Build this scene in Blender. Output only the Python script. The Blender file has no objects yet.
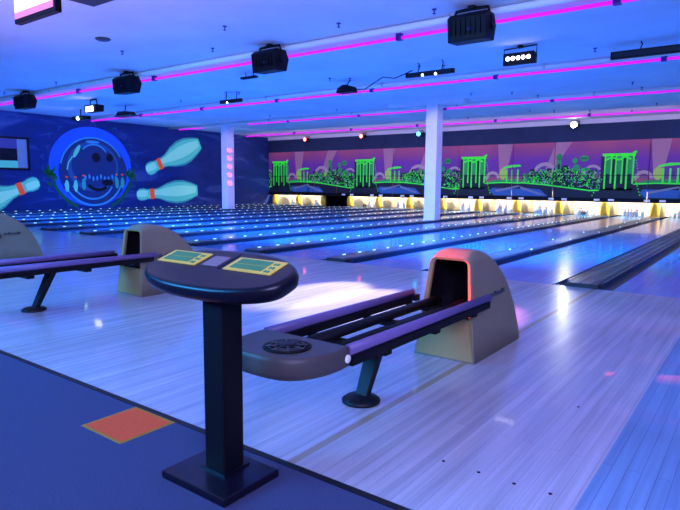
import bpy, bmesh, math, random
from mathutils import Vector, Matrix
random.seed(7)
S = bpy.context.scene
COL = S.collection
PI = math.pi

# ------------------------------------------------------------------ camera
cd = bpy.data.cameras.new('camera')
cam = bpy.data.objects.new('camera', cd)
COL.objects.link(cam)
cd.sensor_width = 36.0
cd.lens = 574.8 * 36.0 / 680.0
cd.clip_end = 200
R3 = Matrix(((0.802564696861949, -0.07870364368958793, 0.5913506944452424),
             (0.5965028941957699, 0.0915562581788856, -0.7973717757761127),
             (0.008614207273925277, 0.9926848382332953, 0.12042677183574349)))
cam.matrix_world = Matrix.Translation((0, 0, 1.10)) @ R3.to_4x4()
S.camera = cam

# ------------------------------------------------------------------ world, exposure, large lights
S.view_settings.view_transform = 'Standard'
S.view_settings.look = 'None'
S.view_settings.gamma = 1
S.view_settings.use_curve_mapping = False
S.view_settings.exposure = -0.12
w = bpy.data.worlds.new('world'); S.world = w; w.use_nodes = True
w.node_tree.nodes['Background'].inputs[0].default_value = (0.04, 0.12, 0.75, 1)
w.node_tree.nodes['Background'].inputs[1].default_value = 0.55

def lamp(name, kind, loc, target, power, color, size=0.1, size_y=None, cone=None, blend=0.5, spread=None):
    l = bpy.data.lights.new(name, kind)
    l.energy = power; l.color = color
    if kind == 'AREA':
        l.size = size
        if size_y: l.shape = 'RECTANGLE'; l.size_y = size_y
        if spread: l.spread = spread
    else:
        l.shadow_soft_size = size
    if kind == 'SPOT':
        l.spot_size = cone; l.spot_blend = blend
    o = bpy.data.objects.new(name, l); COL.objects.link(o)
    o.location = loc
    o.rotation_euler = (Vector(target) - Vector(loc)).to_track_quat('-Z', 'Y').to_euler()
    return o

# added lights without fixtures: wash on the white ceiling (from below), fill over the approach
lamp('added_ceiling_wash_light', 'AREA', (-9, 13.0, 2.6), (-9, 13.0, 4), 400, (0.10, 0.31, 0.88), 26, 15)
lamp('added_ceiling_wash_near_light', 'AREA', (-5.5, 3.6, 2.3), (-5.5, 4.2, 4), 95, (0.70, 0.42, 1.0), 12, 3.0)
lamp('added_fill_light', 'AREA', (2.2, -2.0, 3.3), (-1.0, 3.2, 0.0), 590, (0.45, 0.44, 1.0), 3.5, 2.0)  # added fill from behind the camera, no known lamp there
lamp('added_fill_light_blue', 'AREA', (-7, -2.5, 3.3), (-6, 4.0, 0.0), 1300, (0.04, 0.36, 1.0), 5, 2.0)  # added blue fill, also unseen behind the camera
lamp('added_masking_wash_light', 'AREA', (-10, 20.6, 2.7), (-10, 23.4, 2.6), 110, (1.0, 0.62, 0.70), 25, 0.25)  # added strip to brighten the panels, only its back faces the camera
lamp('mural_wash_light', 'AREA', (-19.3, 13.0, 3.3), (-22.3, 13.0, 1.6), 35, (0.4, 0.45, 1.0), 16, 0.3)

# ------------------------------------------------------------------ materials
def mat(name, color, rough=0.5, metal=0.0, emit=None, es=1.0, coat=0.0, spec=0.5, noise=None, bump=0.0):
    m = bpy.data.materials.new(name); m.use_nodes = True
    nt = m.node_tree; b = nt.nodes['Principled BSDF']
    b.inputs['Base Color'].default_value = (*color, 1)
    b.inputs['Roughness'].default_value = rough
    b.inputs['Metallic'].default_value = metal
    b.inputs['Coat Weight'].default_value = coat
    b.inputs['Coat Roughness'].default_value = 0.05
    b.inputs['Specular IOR Level'].default_value = spec
    if emit:
        b.inputs['Emission Color'].default_value = (*emit, 1)
        b.inputs['Emission Strength'].default_value = es
    if noise:
        sc, amt = noise
        tc = nt.nodes.new('ShaderNodeTexCoord'); n = nt.nodes.new('ShaderNodeTexNoise')
        n.inputs['Scale'].default_value = sc; n.inputs['Detail'].default_value = 4
        nt.links.new(tc.outputs['Object'], n.inputs['Vector'])
        mp = nt.nodes.new('ShaderNodeMapRange')
        mp.inputs['From Min'].default_value = 0.3; mp.inputs['From Max'].default_value = 0.7
        mp.inputs['To Min'].default_value = 1 - amt; mp.inputs['To Max'].default_value = 1 + amt
        nt.links.new(n.outputs['Fac'], mp.inputs['Value'])
        vm = nt.nodes.new('ShaderNodeVectorMath'); vm.operation = 'SCALE'
        vm.inputs[0].default_value = color
        nt.links.new(mp.outputs['Result'], vm.inputs['Scale'])
        nt.links.new(vm.outputs['Vector'], b.inputs['Base Color'])
        if bump:
            bp = nt.nodes.new('ShaderNodeBump'); bp.inputs['Strength'].default_value = bump; bp.inputs['Distance'].default_value = 0.01
            nt.links.new(n.outputs['Fac'], bp.inputs['Height']); nt.links.new(bp.outputs['Normal'], b.inputs['Normal'])
    return m

def wood(name, c1, c2, seam, rough, coat, bw=0.052, bl=2.4):
    m = mat(name, c1, rough, coat=coat, spec=0.6)
    nt = m.node_tree; b = nt.nodes['Principled BSDF']
    tc = nt.nodes.new('ShaderNodeTexCoord'); mp = nt.nodes.new('ShaderNodeMapping')
    mp.inputs['Rotation'].default_value = (0, 0, PI / 2)
    nt.links.new(tc.outputs['Object'], mp.inputs['Vector'])
    br = nt.nodes.new('ShaderNodeTexBrick')
    br.inputs['Color1'].default_value = (*c1, 1); br.inputs['Color2'].default_value = (*c2, 1)
    br.inputs['Mortar'].default_value = (*seam, 1)
    br.inputs['Scale'].default_value = 1.0; br.inputs['Mortar Size'].default_value = 0.0016
    br.inputs['Mortar Smooth'].default_value = 0.3
    br.inputs['Brick Width'].default_value = bl; br.inputs['Row Height'].default_value = bw
    nt.links.new(mp.outputs['Vector'], br.inputs['Vector'])
    st = nt.nodes.new('ShaderNodeMapping'); st.inputs['Scale'].default_value = (26, 0.9, 1)
    nt.links.new(tc.outputs['Object'], st.inputs['Vector'])
    n = nt.nodes.new('ShaderNodeTexNoise'); n.inputs['Scale'].default_value = 1.0; n.inputs['Detail'].default_value = 6
    nt.links.new(st.outputs['Vector'], n.inputs['Vector'])
    mr = nt.nodes.new('ShaderNodeMapRange'); mr.inputs['From Min'].default_value = 0.3; mr.inputs['From Max'].default_value = 0.7
    mr.inputs['To Min'].default_value = 0.80; mr.inputs['To Max'].default_value = 1.12
    nt.links.new(n.outputs['Fac'], mr.inputs['Value'])
    vm = nt.nodes.new('ShaderNodeVectorMath'); vm.operation = 'SCALE'
    nt.links.new(br.outputs['Color'], vm.inputs[0]); nt.links.new(mr.outputs['Result'], vm.inputs['Scale'])
    nt.links.new(vm.outputs['Vector'], b.inputs['Base Color'])
    return m

M = {}
M['approach'] = wood('approach_maple', (0.62, 0.57, 0.60), (0.54, 0.50, 0.55), (0.43, 0.39, 0.44), 0.24, 0.35)
M['approach_blue'] = wood('approach_bluer_right', (0.25, 0.42, 0.62), (0.20, 0.35, 0.56), (0.14, 0.22, 0.36), 0.20, 0.4)  # bluer, darker wood on the right part of the approach
M['inlay'] = mat('approach_inlay', (0.42, 0.32, 0.22), 0.25, coat=0.3)
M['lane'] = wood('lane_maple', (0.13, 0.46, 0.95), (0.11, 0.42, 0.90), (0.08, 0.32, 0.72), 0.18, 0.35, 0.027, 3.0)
M['carpet'] = mat('carpet', (0.08, 0.09, 0.18), 0.95, noise=(260, 0.35), bump=0.6, spec=0.1)
M['carpet_orange'] = mat('carpet_orange', (0.60, 0.10, 0.04), 0.95, emit=(0.9, 0.10, 0.03), es=0.18, noise=(260, 0.25), spec=0.1)
M['carpet_green'] = mat('carpet_green', (0.35, 0.22, 0.05), 0.95, emit=(0.4, 0.3, 0.03), es=0.10, noise=(260, 0.25), spec=0.1)
M['black_trim'] = mat('black_rubber', (0.004, 0.006, 0.010), 0.5)
M['ceiling'] = mat('ceiling_paint', (0.78, 0.80, 0.85), 0.9, noise=(0.9, 0.07))
M['navy'] = mat('navy_paint', (0.012, 0.035, 0.10), 0.7, noise=(1.5, 0.15))
M['white'] = mat('white_paint', (0.80, 0.78, 0.80), 0.6, noise=(4, 0.05))
M['white_trim'] = mat('white_trim', (0.95, 0.92, 0.86), 0.5)
M['pillar'] = mat('pillar_paint', (0.78, 0.76, 0.82), 0.55, noise=(3, 0.05))
M['dark'] = mat('dark_metal', (0.010, 0.008, 0.014), 0.45, spec=0.3)
M['black'] = mat('black_plastic', (0.004, 0.003, 0.006), 0.55, spec=0.2)
M['black_gloss'] = mat('black_gloss', (0.006, 0.004, 0.012), 0.32, spec=0.4)
M['hood'] = mat('grey_moulded_plastic', (0.27, 0.235, 0.155), 0.65, spec=0.2, noise=(60, 0.06))
M['hood_rim'] = mat('opening_rim', (0.42, 0.28, 0.11), 0.65, spec=0.2)
M['pod'] = mat('pod_plastic', (0.085, 0.07, 0.062), 0.5, noise=(60, 0.05))
M['rail'] = mat('rail_plastic', (0.20, 0.13, 0.34), 0.35)
M['post'] = mat('post_metal', (0.006, 0.008, 0.012), 0.5, spec=0.3)
M['cap'] = mat('divider_cap', (0.035, 0.03, 0.04), 0.35, noise=(30, 0.2))
M['cap_top'] = mat('divider_cap_top', (0.20, 0.20, 0.24), 0.25, noise=(8, 0.15))
M['gutter'] = mat('gutter_plastic', (0.035, 0.06, 0.13), 0.25)
M['led'] = mat('led_glow', (0.6, 0.9, 1), 0.4, emit=(0.45, 0.85, 1.0), es=1.8)
M['neon'] = mat('magenta_neon', (0.3, 0.02, 0.3), 0.4, emit=(0.72, 0.006, 0.95), es=1.15)
M['clamp'] = mat('clamp_plastic', (0.05, 0.03, 0.25), 0.5)
M['lit_white'] = mat('lit_white', (1, 1, 1), 0.4, emit=(1, 0.93, 0.95), es=8)
M['lit_hot'] = mat('lit_hot_white', (1, 1, 1), 0.4, emit=(0.85, 0.95, 1.0), es=30)
M['lit_red'] = mat('lit_red', (1, 0.2, 0.2), 0.4, emit=(1.0, 0.12, 0.10), es=10)
M['lit_cyan'] = mat('lit_cyan', (0.2, 0.9, 1), 0.4, emit=(0.1, 0.75, 1.0), es=6)
M['lit_green'] = mat('lit_green', (0.5, 1, 0.6), 0.4, emit=(0.55, 1.0, 0.6), es=8)
M['screen'] = mat('screen', (0.1, 0.1, 0.1), 0.3, emit=(1, 0.98, 1), es=1.6)
M['screen_pink'] = mat('screen_pink', (0.1, 0.1, 0.1), 0.3, emit=(0.95, 0.25, 0.75), es=1.0)
M['pin'] = mat('pin_white', (0.9, 0.9, 0.88), 0.25)
M['pin_red'] = mat('pin_red', (0.75, 0.03, 0.03), 0.3)
M['pit_back'] = mat('pit_curtain', (0.52, 0.46, 0.38), 0.7)
M['pit_side'] = mat('pit_side', (0.55, 0.45, 0.28), 0.6)
M['yellow'] = mat('yellow_kickback', (0.85, 0.45, 0.02), 0.4)
M['ball'] = mat('ball_dark', (0.03, 0.012, 0.01), 0.15, coat=0.6)
M['red_box'] = mat('red_plastic', (0.6, 0.03, 0.03), 0.4)
M['key_base'] = mat('key_base', (0.75, 0.48, 0.08), 0.5, emit=(0.7, 0.55, 0.1), es=0.22)
M['key_teal'] = mat('key_teal', (0.06, 0.26, 0.12), 0.5, emit=(0.08, 0.4, 0.2), es=0.12)
M['key_mid'] = mat('key_mid', (0.30, 0.20, 0.22), 0.5)
M['key_line'] = mat('key_line', (0.02, 0.02, 0.05), 0.5)
M['grey_mark'] = mat('grey_mark', (0.06, 0.06, 0.07), 0.4)
M['plate_white'] = mat('plate_white', (0.8, 0.8, 0.85), 0.4, emit=(0.8, 0.8, 0.9), es=0.2)
M['tube_grey'] = mat('conduit', (0.55, 0.55, 0.58), 0.5)
M['bar_edge'] = mat('bar_lens', (0.25, 0.22, 0.25), 0.3)
def flu(name, c, es):
    return mat(name, c, 0.6, emit=c, es=es)
M['g_green'] = flu('paint_green', (0.04, 0.80, 0.04), 0.45)
M['g_green2'] = flu('paint_dull_green', (0.02, 0.30, 0.09), 0.30)
M['g_lime'] = flu('paint_lime', (0.40, 0.62, 0.10), 0.25)
M['g_white'] = flu('paint_pale', (0.42, 0.55, 0.50), 0.15)
M['g_beam'] = flu('paint_beam', (0.42, 0.20, 0.30), 0.18)
M['g_black'] = flu('paint_black', (0.010, 0.015, 0.03), 0.1)
M['g_blue'] = flu('paint_river', (0.03, 0.12, 0.38), 0.2)
M['g_pale'] = flu('paint_path', (0.20, 0.22, 0.32), 0.2)
M['g_dome'] = flu('paint_dome', (0.50, 0.36, 0.38), 0.15)
M['m_cyan'] = flu('paint_cyan', (0.10, 0.58, 0.46), 0.42)
M['m_cyan2'] = flu('paint_deep_cyan', (0.03, 0.32, 0.32), 0.42)
M['m_cyan3'] = flu('paint_light_cyan', (0.24, 0.72, 0.55), 0.50)
M['m_red'] = flu('paint_red', (0.85, 0.09, 0.02), 0.5)
M['m_ring'] = flu('paint_royal_blue', (0.005, 0.07, 0.90), 0.60)
M['m_ball'] = flu('paint_ball_blue', (0.010, 0.035, 0.17), 0.25)
M['m_ball2'] = flu('paint_ball_light', (0.012, 0.09, 0.30), 0.3)
M['m_line'] = flu('paint_line_blue', (0.03, 0.28, 0.62), 0.35)
M['m_black'] = flu('paint_hole_black', (0.002, 0.003, 0.015), 0.1)
M['m_leaf'] = flu('paint_leaf', (0.004, 0.10, 0.05), 0.35)

def sky_print():
    m = mat('masking_print', (0.1, 0.05, 0.3), 0.6)
    nt = m.node_tree; b = nt.nodes['Principled BSDF']
    g = nt.nodes.new('ShaderNodeNewGeometry'); sp = nt.nodes.new('ShaderNodeSeparateXYZ')
    nt.links.new(g.outputs['Position'], sp.inputs[0])
    n = nt.nodes.new('ShaderNodeTexNoise'); n.inputs['Scale'].default_value = 1.1; n.inputs['Detail'].default_value = 3
    nt.links.new(g.outputs['Position'], n.inputs['Vector'])
    a = nt.nodes.new('ShaderNodeMath'); a.operation = 'MULTIPLY_ADD'; a.inputs[1].default_value = 0.7
    nt.links.new(n.outputs['Fac'], a.inputs[0]); nt.links.new(sp.outputs['Z'], a.inputs[2])
    mr = nt.nodes.new('ShaderNodeMapRange'); mr.inputs['From Min'].default_value = 0.95; mr.inputs['From Max'].default_value = 3.2
    nt.links.new(a.outputs[0], mr.inputs['Value'])
    cr = nt.nodes.new('ShaderNodeValToRGB'); e = cr.color_ramp.elements
    e[0].position = 0.0; e[0].color = (0.16, 0.05, 0.07, 1)
    e[1].position = 1.0; e[1].color = (0.34, 0.07, 0.16, 1)
    for p, c in ((0.30, (0.32, 0.09, 0.11, 1)), (0.45, (0.12, 0.03, 0.24, 1)), (0.70, (0.14, 0.03, 0.30, 1)), (0.84, (0.24, 0.05, 0.20, 1))):
        x = e.new(p); x.color = c
    nt.links.new(mr.outputs[0], cr.inputs[0])
    nt.links.new(cr.outputs[0], b.inputs['Base Color']); nt.links.new(cr.outputs[0], b.inputs['Emission Color'])
    b.inputs['Emission Strength'].default_value = 0.30
    return m
M['sky'] = sky_print()

def mural_wall():
    m = mat('mural_wall_paint', (0.01, 0.03, 0.18), 0.7)
    nt = m.node_tree; b = nt.nodes['Principled BSDF']
    g = nt.nodes.new('ShaderNodeNewGeometry'); mp = nt.nodes.new('ShaderNodeMapping')
    mp.inputs['Scale'].default_value = (1, 0.35, 1.5)
    nt.links.new(g.outputs['Position'], mp.inputs['Vector'])
    n = nt.nodes.new('ShaderNodeTexNoise'); n.inputs['Scale'].default_value = 0.9; n.inputs['Detail'].default_value = 5; n.inputs['Distortion'].default_value = 1.2
    nt.links.new(mp.outputs[0], n.inputs['Vector'])
    cr = nt.nodes.new('ShaderNodeValToRGB'); e = cr.color_ramp.elements
    e[0].position = 0.35; e[0].color = (0.008, 0.028, 0.17, 1)
    e[1].position = 0.72; e[1].color = (0.10, 0.17, 0.42, 1)
    x = e.new(0.56); x.color = (0.014, 0.045, 0.24, 1)
    nt.links.new(n.outputs['Fac'], cr.inputs[0])
    nt.links.new(cr.outputs[0], b.inputs['Base Color'])
    return m
M['mural_wall'] = mural_wall()

# ------------------------------------------------------------------ mesh helpers
class MB:
    def __init__(s):
        s.bm = bmesh.new(); s.mi = 0
    def face(s, pts, smooth=False):
        f = s.bm.faces.new([s.bm.verts.new(p) for p in pts]); f.material_index = s.mi; f.smooth = smooth; return f
    def box(s, x0, x1, y0, y1, z0, z1, bev=0.0):
        t = bmesh.new()
        bmesh.ops.create_cube(t, size=1)
        for v in t.verts:
            v.co = Vector(((x0 + x1) / 2 + v.co.x * (x1 - x0), (y0 + y1) / 2 + v.co.y * (y1 - y0), (z0 + z1) / 2 + v.co.z * (z1 - z0)))
        if bev: bmesh.ops.bevel(t, geom=t.edges[:], offset=bev, segments=2, affect='EDGES', profile=0.6)
        s.merge(t); return s
    def merge(s, t, mtx=None):
        vs = [s.bm.verts.new(mtx @ v.co if mtx else v.co) for v in t.verts]
        t.verts.index_update()
        for f in t.faces:
            nf = s.bm.faces.new([vs[v.index] for v in f.verts]); nf.material_index = s.mi; nf.smooth = f.smooth
        t.free(); return s
    def loft(s, rings, closed=True, cap0=True, cap1=True, smooth=True):
        R = [[s.bm.verts.new(p) for p in r] for r in rings]
        n = len(R[0])
        for a, b in zip(R, R[1:]):
            for i in range(n if closed else n - 1):
                j = (i + 1) % n
                f = s.bm.faces.new((a[i], a[j], b[j], b[i])); f.material_index = s.mi; f.smooth = smooth
        if cap0: f = s.bm.faces.new(R[0][::-1]); f.material_index = s.mi
        if cap1: f = s.bm.faces.new(R[-1]); f.material_index = s.mi
        return s
    def tube(s, pts, r, n=10, sx=1.0, sz=1.0):
        pts = [Vector(p) for p in pts]; rings = []
        rr = r if isinstance(r, (list, tuple)) else [r] * len(pts)
        for i, p in enumerate(pts):
            d = (pts[min(i + 1, len(pts) - 1)] - pts[max(i - 1, 0)]).normalized()
            up = Vector((0, 0, 1)) if abs(d.z) < 0.95 else Vector((0, 1, 0))
            a = d.cross(up).normalized(); b = a.cross(d)
            rings.append([p + a * math.cos(t) * rr[i] * sx + b * math.sin(t) * rr[i] * sz for t in [2 * PI * k / n for k in range(n)]])
        return s.loft(rings)
    def prism(s, poly, axis, a0, a1, bev=0):
        def P(u, v, a):
            return {'x': (a, u, v), 'y': (u, a, v), 'z': (u, v, a)}[axis]
        t = bmesh.new()
        A = [t.verts.new(P(u, v, a0)) for u, v in poly]; B = [t.verts.new(P(u, v, a1)) for u, v in poly]
        n = len(poly)
        t.faces.new(A[::-1]); t.faces.new(B)
        for i in range(n): t.faces.new((A[i], A[(i + 1) % n], B[(i + 1) % n], B[i]))
        bmesh.ops.recalc_face_normals(t, faces=t.faces[:])
        if bev: bmesh.ops.bevel(t, geom=t.edges[:], offset=bev, segments=2, affect='EDGES', profile=0.6)
        return s.merge(t)
    def lathe(s, prof, c=(0, 0, 0), n=16, axis='z', smooth=True):
        rings = []
        for r, h in prof:
            ring = []
            for k in range(n):
                a = 2 * PI * k / n; u, v = r * math.cos(a), r * math.sin(a)
                p = {'z': (u, v, h), 'y': (u, h, v), 'x': (h, u, v)}[axis]
                ring.append((c[0] + p[0], c[1] + p[1], c[2] + p[2]))
            rings.append(ring)
        return s.loft(rings, smooth=smooth)
    def sphere(s, c, r, n=12):
        prof = [(max(1e-4, r * math.sin(PI * i / n)), -r * math.cos(PI * i / n)) for i in range(n + 1)]
        return s.lathe(prof, c, n + 4)

def obj(name, mb, mats, parent=None, world=False, recalc=True, bevel=0):
    if not isinstance(mats, (list, tuple)): mats = [mats]
    if recalc: bmesh.ops.recalc_face_normals(mb.bm, faces=mb.bm.faces[:])
    me = bpy.data.meshes.new(name); mb.bm.to_mesh(me); mb.bm.free()
    for m in mats: me.materials.append(M[m])
    o = bpy.data.objects.new(name, me); COL.objects.link(o)
    if parent:
        o.parent = parent
        if world:
            r = parent
            off = Vector((0, 0, 0))
            while r: off += r.location; r = r.parent
            me.transform(Matrix.Translation(-off))
    if bevel:
        b = o.modifiers.new('bevel', 'BEVEL'); b.width = bevel; b.segments = 3; b.limit_method = 'ANGLE'; b.angle_limit = math.radians(35)
    return o
def tag(o, label, cat, group=None, kind=None):
    o['label'] = label; o['category'] = cat
    if group: o['group'] = group
    if kind: o['kind'] = kind
    return o
def thing(name, label, cat, loc=(0, 0, 0), group=None, rz=0):
    o = bpy.data.objects.new(name, None); COL.objects.link(o); o.empty_display_size = 0.1
    o.location = loc; o.rotation_euler = (0, 0, rz)
    return tag(o, label, cat, group)
def struct(name, mb, mats, parent=None):
    o = obj(name, mb, mats, parent)
    if not parent: o['kind'] = 'structure'
    return o
KIDS = {}
def copy_tree(o, loc=None, label=None, group=None, parent=None):
    c = o.copy(); COL.objects.link(c)
    if parent: c.parent = parent; c.matrix_parent_inverse = o.matrix_parent_inverse
    if loc is not None: c.location = loc
    if label: c['label'] = label
    if group: c['group'] = group
    for ch in list(o.children): copy_tree(ch, parent=c)
    return c
ORD = ['first', 'second', 'third', 'fourth', 'fifth', 'sixth', 'seventh', 'eighth', 'ninth', 'tenth', 'eleventh', 'twelfth', 'thirteenth', 'fourteenth']

XL, XR = -22.3, 3.5          # left wall, right extent
YE, YF, YM = 1.63, 6.62, 23.4  # carpet edge, foul line, masking face
H = 3.66
DX = [-1.59 - 1.70 * k for k in range(13)]      # division centre lines

# ------------------------------------------------------------------ setting
m = MB()
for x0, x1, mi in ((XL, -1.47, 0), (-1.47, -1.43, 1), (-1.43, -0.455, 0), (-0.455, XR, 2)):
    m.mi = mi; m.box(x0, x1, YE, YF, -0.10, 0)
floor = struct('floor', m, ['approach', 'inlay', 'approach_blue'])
m = MB()
for x, y in [(-0.97, 2.02), (-0.82, 2.02), (-0.68, 2.02), (-0.55, 2.03), (-0.69, 2.96)]:
    m.lathe([(0.0001, 0.0), (0.007, 0.0), (0.007, 0.0015), (0.0001, 0.0015)], (x, y, 0), 10)
obj('approach_dot', m, 'black', floor)
m = MB().box(XL, XR, -6, YE - 0.03, -0.10, 0)
carpet = struct('floor', m, 'carpet')
def patch(x0, x1, y0, y1):
    m = MB(); m.box(x0, x1, y0, y1, 0, 0.0015)
    m.mi = 1; m.box(x0 + 0.014, x1 - 0.014, y0 + 0.014, y1 - 0.014, 0.0015, 0.003)
    o = obj('carpet_square', m, ['carpet_green', 'carpet_orange'], carpet)
    o['label'] = 'orange square woven into the dark blue carpet'
patch(-2.44, -2.13, 1.315, 1.60)
patch(-3.65, -3.32, 0.80, 1.09)
struct('trim_1', MB().box(XL, XR, YE - 0.03, YE, -0.10, 0.004), 'black_trim')
struct('ceiling', MB().box(XL - 0.2, XR, -3, 25.6, H, H + 0.15), 'ceiling')
struct('wall_left', MB().box(XL - 0.2, XL, -3, 25.6, -0.3, H), 'mural_wall')
struct('wall_far', MB().box(XL, XR, 25.4, 25.6, -0.3, H), 'black')
struct('trim_2', MB().box(XL, XR, YM, 25.4, 2.84, H), 'navy')
struct('trim_3', MB().box(XL, XR, YM - 0.06, YM, H - 0.17, H), 'white_trim')
# under-lane bed
struct('floor', MB().box(XL, XR, YF, 25.4, -0.30, -0.12), 'black')
# lanes
lane_x = [-1.59 - 1.70 * (j + 0.5) for j in range(-1, 12)]
for j, x in enumerate(lane_x):
    struct('floor', MB().box(x - 0.533, x + 0.533, YF, 25.35, -0.12, -0.002), 'lane')

# window in left wall
m = MB()
y0, y1, z0, z1 = 8.3, 10.52, 1.56, 2.75
for a in ((y0, y1, z1 - 0.07, z1), (y0, y1, z0, z0 + 0.07), (y0, y0 + 0.07, z0, z1), (y1 - 0.07, y1, z0, z1)):
    m.box(XL, XL + 0.06, *a)
win = struct('window_1', m, 'dark')
m = MB().box(XL + 0.001, XL + 0.012, y0 + 0.07, y1 - 0.07, z0 + 0.07, z1 - 0.07)
obj('pane', m, 'black_gloss', win)
obj('jamb', MB().box(XL + 0.012, XL + 0.03, y1 - 0.42, y1 - 0.07, z0 + 0.07, z1 - 0.07), 'tube_grey', win)
obj('jamb', MB().box(XL + 0.012, XL + 0.03, y0 + 0.07, y1 - 0.42, z1 - 0.42, z1 - 0.07), 'rail', win)
obj('lit_counter', MB().box(XL + 0.012, XL + 0.03, y0 + 0.07, y1 - 0.42, z0 + 0.07, z0 + 0.33), 'm_cyan', win)

# pillars with capital beams
def pillar(x, y, label):
    p = thing('pillar', label, 'pillar', (x, y, 0.053), 'white pillars among the lanes')
    obj('shaft', MB().box(-0.19, 0.19, -0.19, 0.19, 0, H - 0.12 - 0.053, 0.012), 'pillar', p)
    obj('capital_beam', MB().box(-1.55, 1.05, -0.19, 0.19, H - 0.12 - 0.053, H - 0.053, 0.01), 'white', p)
pillar(DX[4], 16.1, 'square white pillar standing in front of the green skyline panels')
pillar(DX[10], 17.0, 'square white pillar standing in front of the navy mural wall')

# ------------------------------------------------------------------ lane dividers
def make_divider(leds, label, k):
    d = thing('lane_divider', label, 'lane divider', (DX[k], YF, 0), 'raised dividers between the lanes')
    L = YM - YF
    m = MB()
    m.prism([(-0.17, -0.12), (0.17, -0.12), (0.17, 0.030), (0.15, 0.048), (-0.15, 0.048), (-0.17, 0.030)], 'y', 0, L)
    m.mi = 1
    if k: m.box(-0.148, 0.148, 0.02, L, 0.047, 0.052)
    else:
        for x in (-0.13, -0.02, 0.10): m.box(x - 0.012, x + 0.012, 0.01, L, 0.0475, 0.052)
    obj('cap', m, ['cap', 'cap_top'], d)
    for s in (-1, 1):
        m = MB(); c = s * 0.2435; n = 8; r = 0.0715
        inn = [(c + r * math.cos(PI + PI * i / n), -0.005 + 0.085 * math.sin(PI + PI * i / n)) for i in range(n + 1)]
        out = [(u, v - 0.012) for u, v in inn]
        m.loft([[(u, a, v) for u, v in inn + out[::-1]] for a in (-0.02 if False else 0.0, L)], smooth=False)
        m.box(c + s * 0.0 - 0.0715, c + 0.0715, 0.0, 0.02, -0.11, 0.004)
        obj('gutter', m, 'gutter', d)
        m = MB(); m.box(s * 0.185 - 0.012, s * 0.185 + 0.012, 0.15, L, -0.02, 0.045)
        obj('side_rail', m, 'gutter', d)
    if leds:
        led0 = None
        for s in ((-1, 1) if k < 2 else (-1,)):
            y = 0.4 + (0.25 if s > 0 else 0)
            while y < L - 0.3:
                if led0 is None:
                    led0 = obj('led', MB().box(-0.007, 0.007, -0.035, 0.035, 0, 0.009, 0.002), 'led', d); o = led0
                else:
                    o = led0.copy(); COL.objects.link(o)
                o.location = (s * 0.140, y, 0.052)
                y += leds
    return d
def dlabel(k):
    if k == 0: return 'wide black lane divider nearest the viewer at the right edge, with no lights on it'
    if k == 1: return 'dark lane divider passing just right of the near ball return hood, sparsely lit'
    return 'dark lane divider edged with tiny lights, %s one from the right' % ORD[k]
div = {}
make_divider(0, dlabel(0), 0)
make_divider(2.4, dlabel(1), 1)
D2 = make_divider(0.42, dlabel(2), 2)
for k in range(3, 13):
    c = copy_tree(D2, (DX[k], YF, 0), dlabel(k))
    ph = random.uniform(-0.2, 0.2)
    for o in list(c.children):
        if o.name.startswith('led'): o.location.y += ph + random.uniform(-0.03, 0.03)

# ------------------------------------------------------------------ pinsetter bays and pins
def make_bay(x, label, lit=True):
    b = thing('pin_deck_bay', label, 'pinsetter bay', (x, YM, 0), 'lit pin decks under the masking panels')
    obj('pit_curtain', MB().box(-0.83, 0.83, 1.85, 1.9, 0, 0.95), 'pit_back' if lit else 'black', b)  # unlit bay: darkness put into the colour, curtain and sides turned black
    obj('kickback', MB().box(-0.83, -0.70, 0.25, 1.85, 0, 0.95), 'pit_side' if lit else 'black', b)
    obj('kickback', MB().box(0.70, 0.83, 0.25, 1.85, 0, 0.95), 'pit_side' if lit else 'black', b)
    m = MB(); m.prism([(-0.60, 0.62), (0.60, 0.62), (0.60, 0.60), (-0.60, 0.60)], 'y', 0.3, 0.7)
    obj('sweep_bar', m, 'dark', b)
    obj('hood_panel', MB().box(-0.83, 0.83, 0.06, 1.9, 0.95, 1.0), 'black', b)
    if lit:
        l = bpy.data.lights.new('pin_deck_light', 'AREA'); l.shape = 'RECTANGLE'; l.size = 1.2; l.size_y = 0.25
        l.energy = 210; l.color = (1.0, 0.93, 0.82)
        o = bpy.data.objects.new('pin_deck_light', l); COL.objects.link(o); o.parent = b
        o.location = (0, 0.35, 0.90); o.rotation_euler = (math.radians(38), 0, 0)
    return b
bay_lit = make_bay(lane_x[0], 'lit pin deck at the far end of the first lane from the right')
for j in range(1, 13):
    if j == 10: continue
    copy_tree(bay_lit, (lane_x[j], YM, 0), 'lit pin deck at the far end of the %s lane from the right' % ORD[j])
make_bay(lane_x[10], 'dark unlit pin deck between two lit ones near the left end', lit=False)
# yellow division fronts
def yellow(x, label, y=None):
    m = MB()
    rings = []
    for z, wv, dp in ((0, 0.155, 0.10), (0.15, 0.165, 0.16), (0.35, 0.16, 0.18), (0.5, 0.14, 0.14), (0.57, 0.12, 0.08)):
        rings.append([(wv * math.cos(a), -dp * math.sin(a) if math.sin(a) > 0 else 0.03, z) for a in [2 * PI * i / 16 for i in range(16)]])
    m.loft(rings)
    o = obj('division_bumper', m, 'yellow'); o.location = (x, YM + 0.2, 0.0)
    return tag(o, label, 'bumper', 'yellow bumpers between the pin decks')
y0b = yellow(DX[0], 'rounded yellow bumper between the first and second pin decks from the right')
for k in range(1, 13):
    if k in (9,): pass
    c = y0b.copy(); COL.objects.link(c); c.location = (DX[k], YM + 0.2, 0.0)
    c['label'] = 'rounded yellow bumper between the %s and %s pin decks from the right' % (ORD[k], ORD[k + 1]) if k < 12 else 'rounded yellow bumper against the navy wall in the far left corner'
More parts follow.
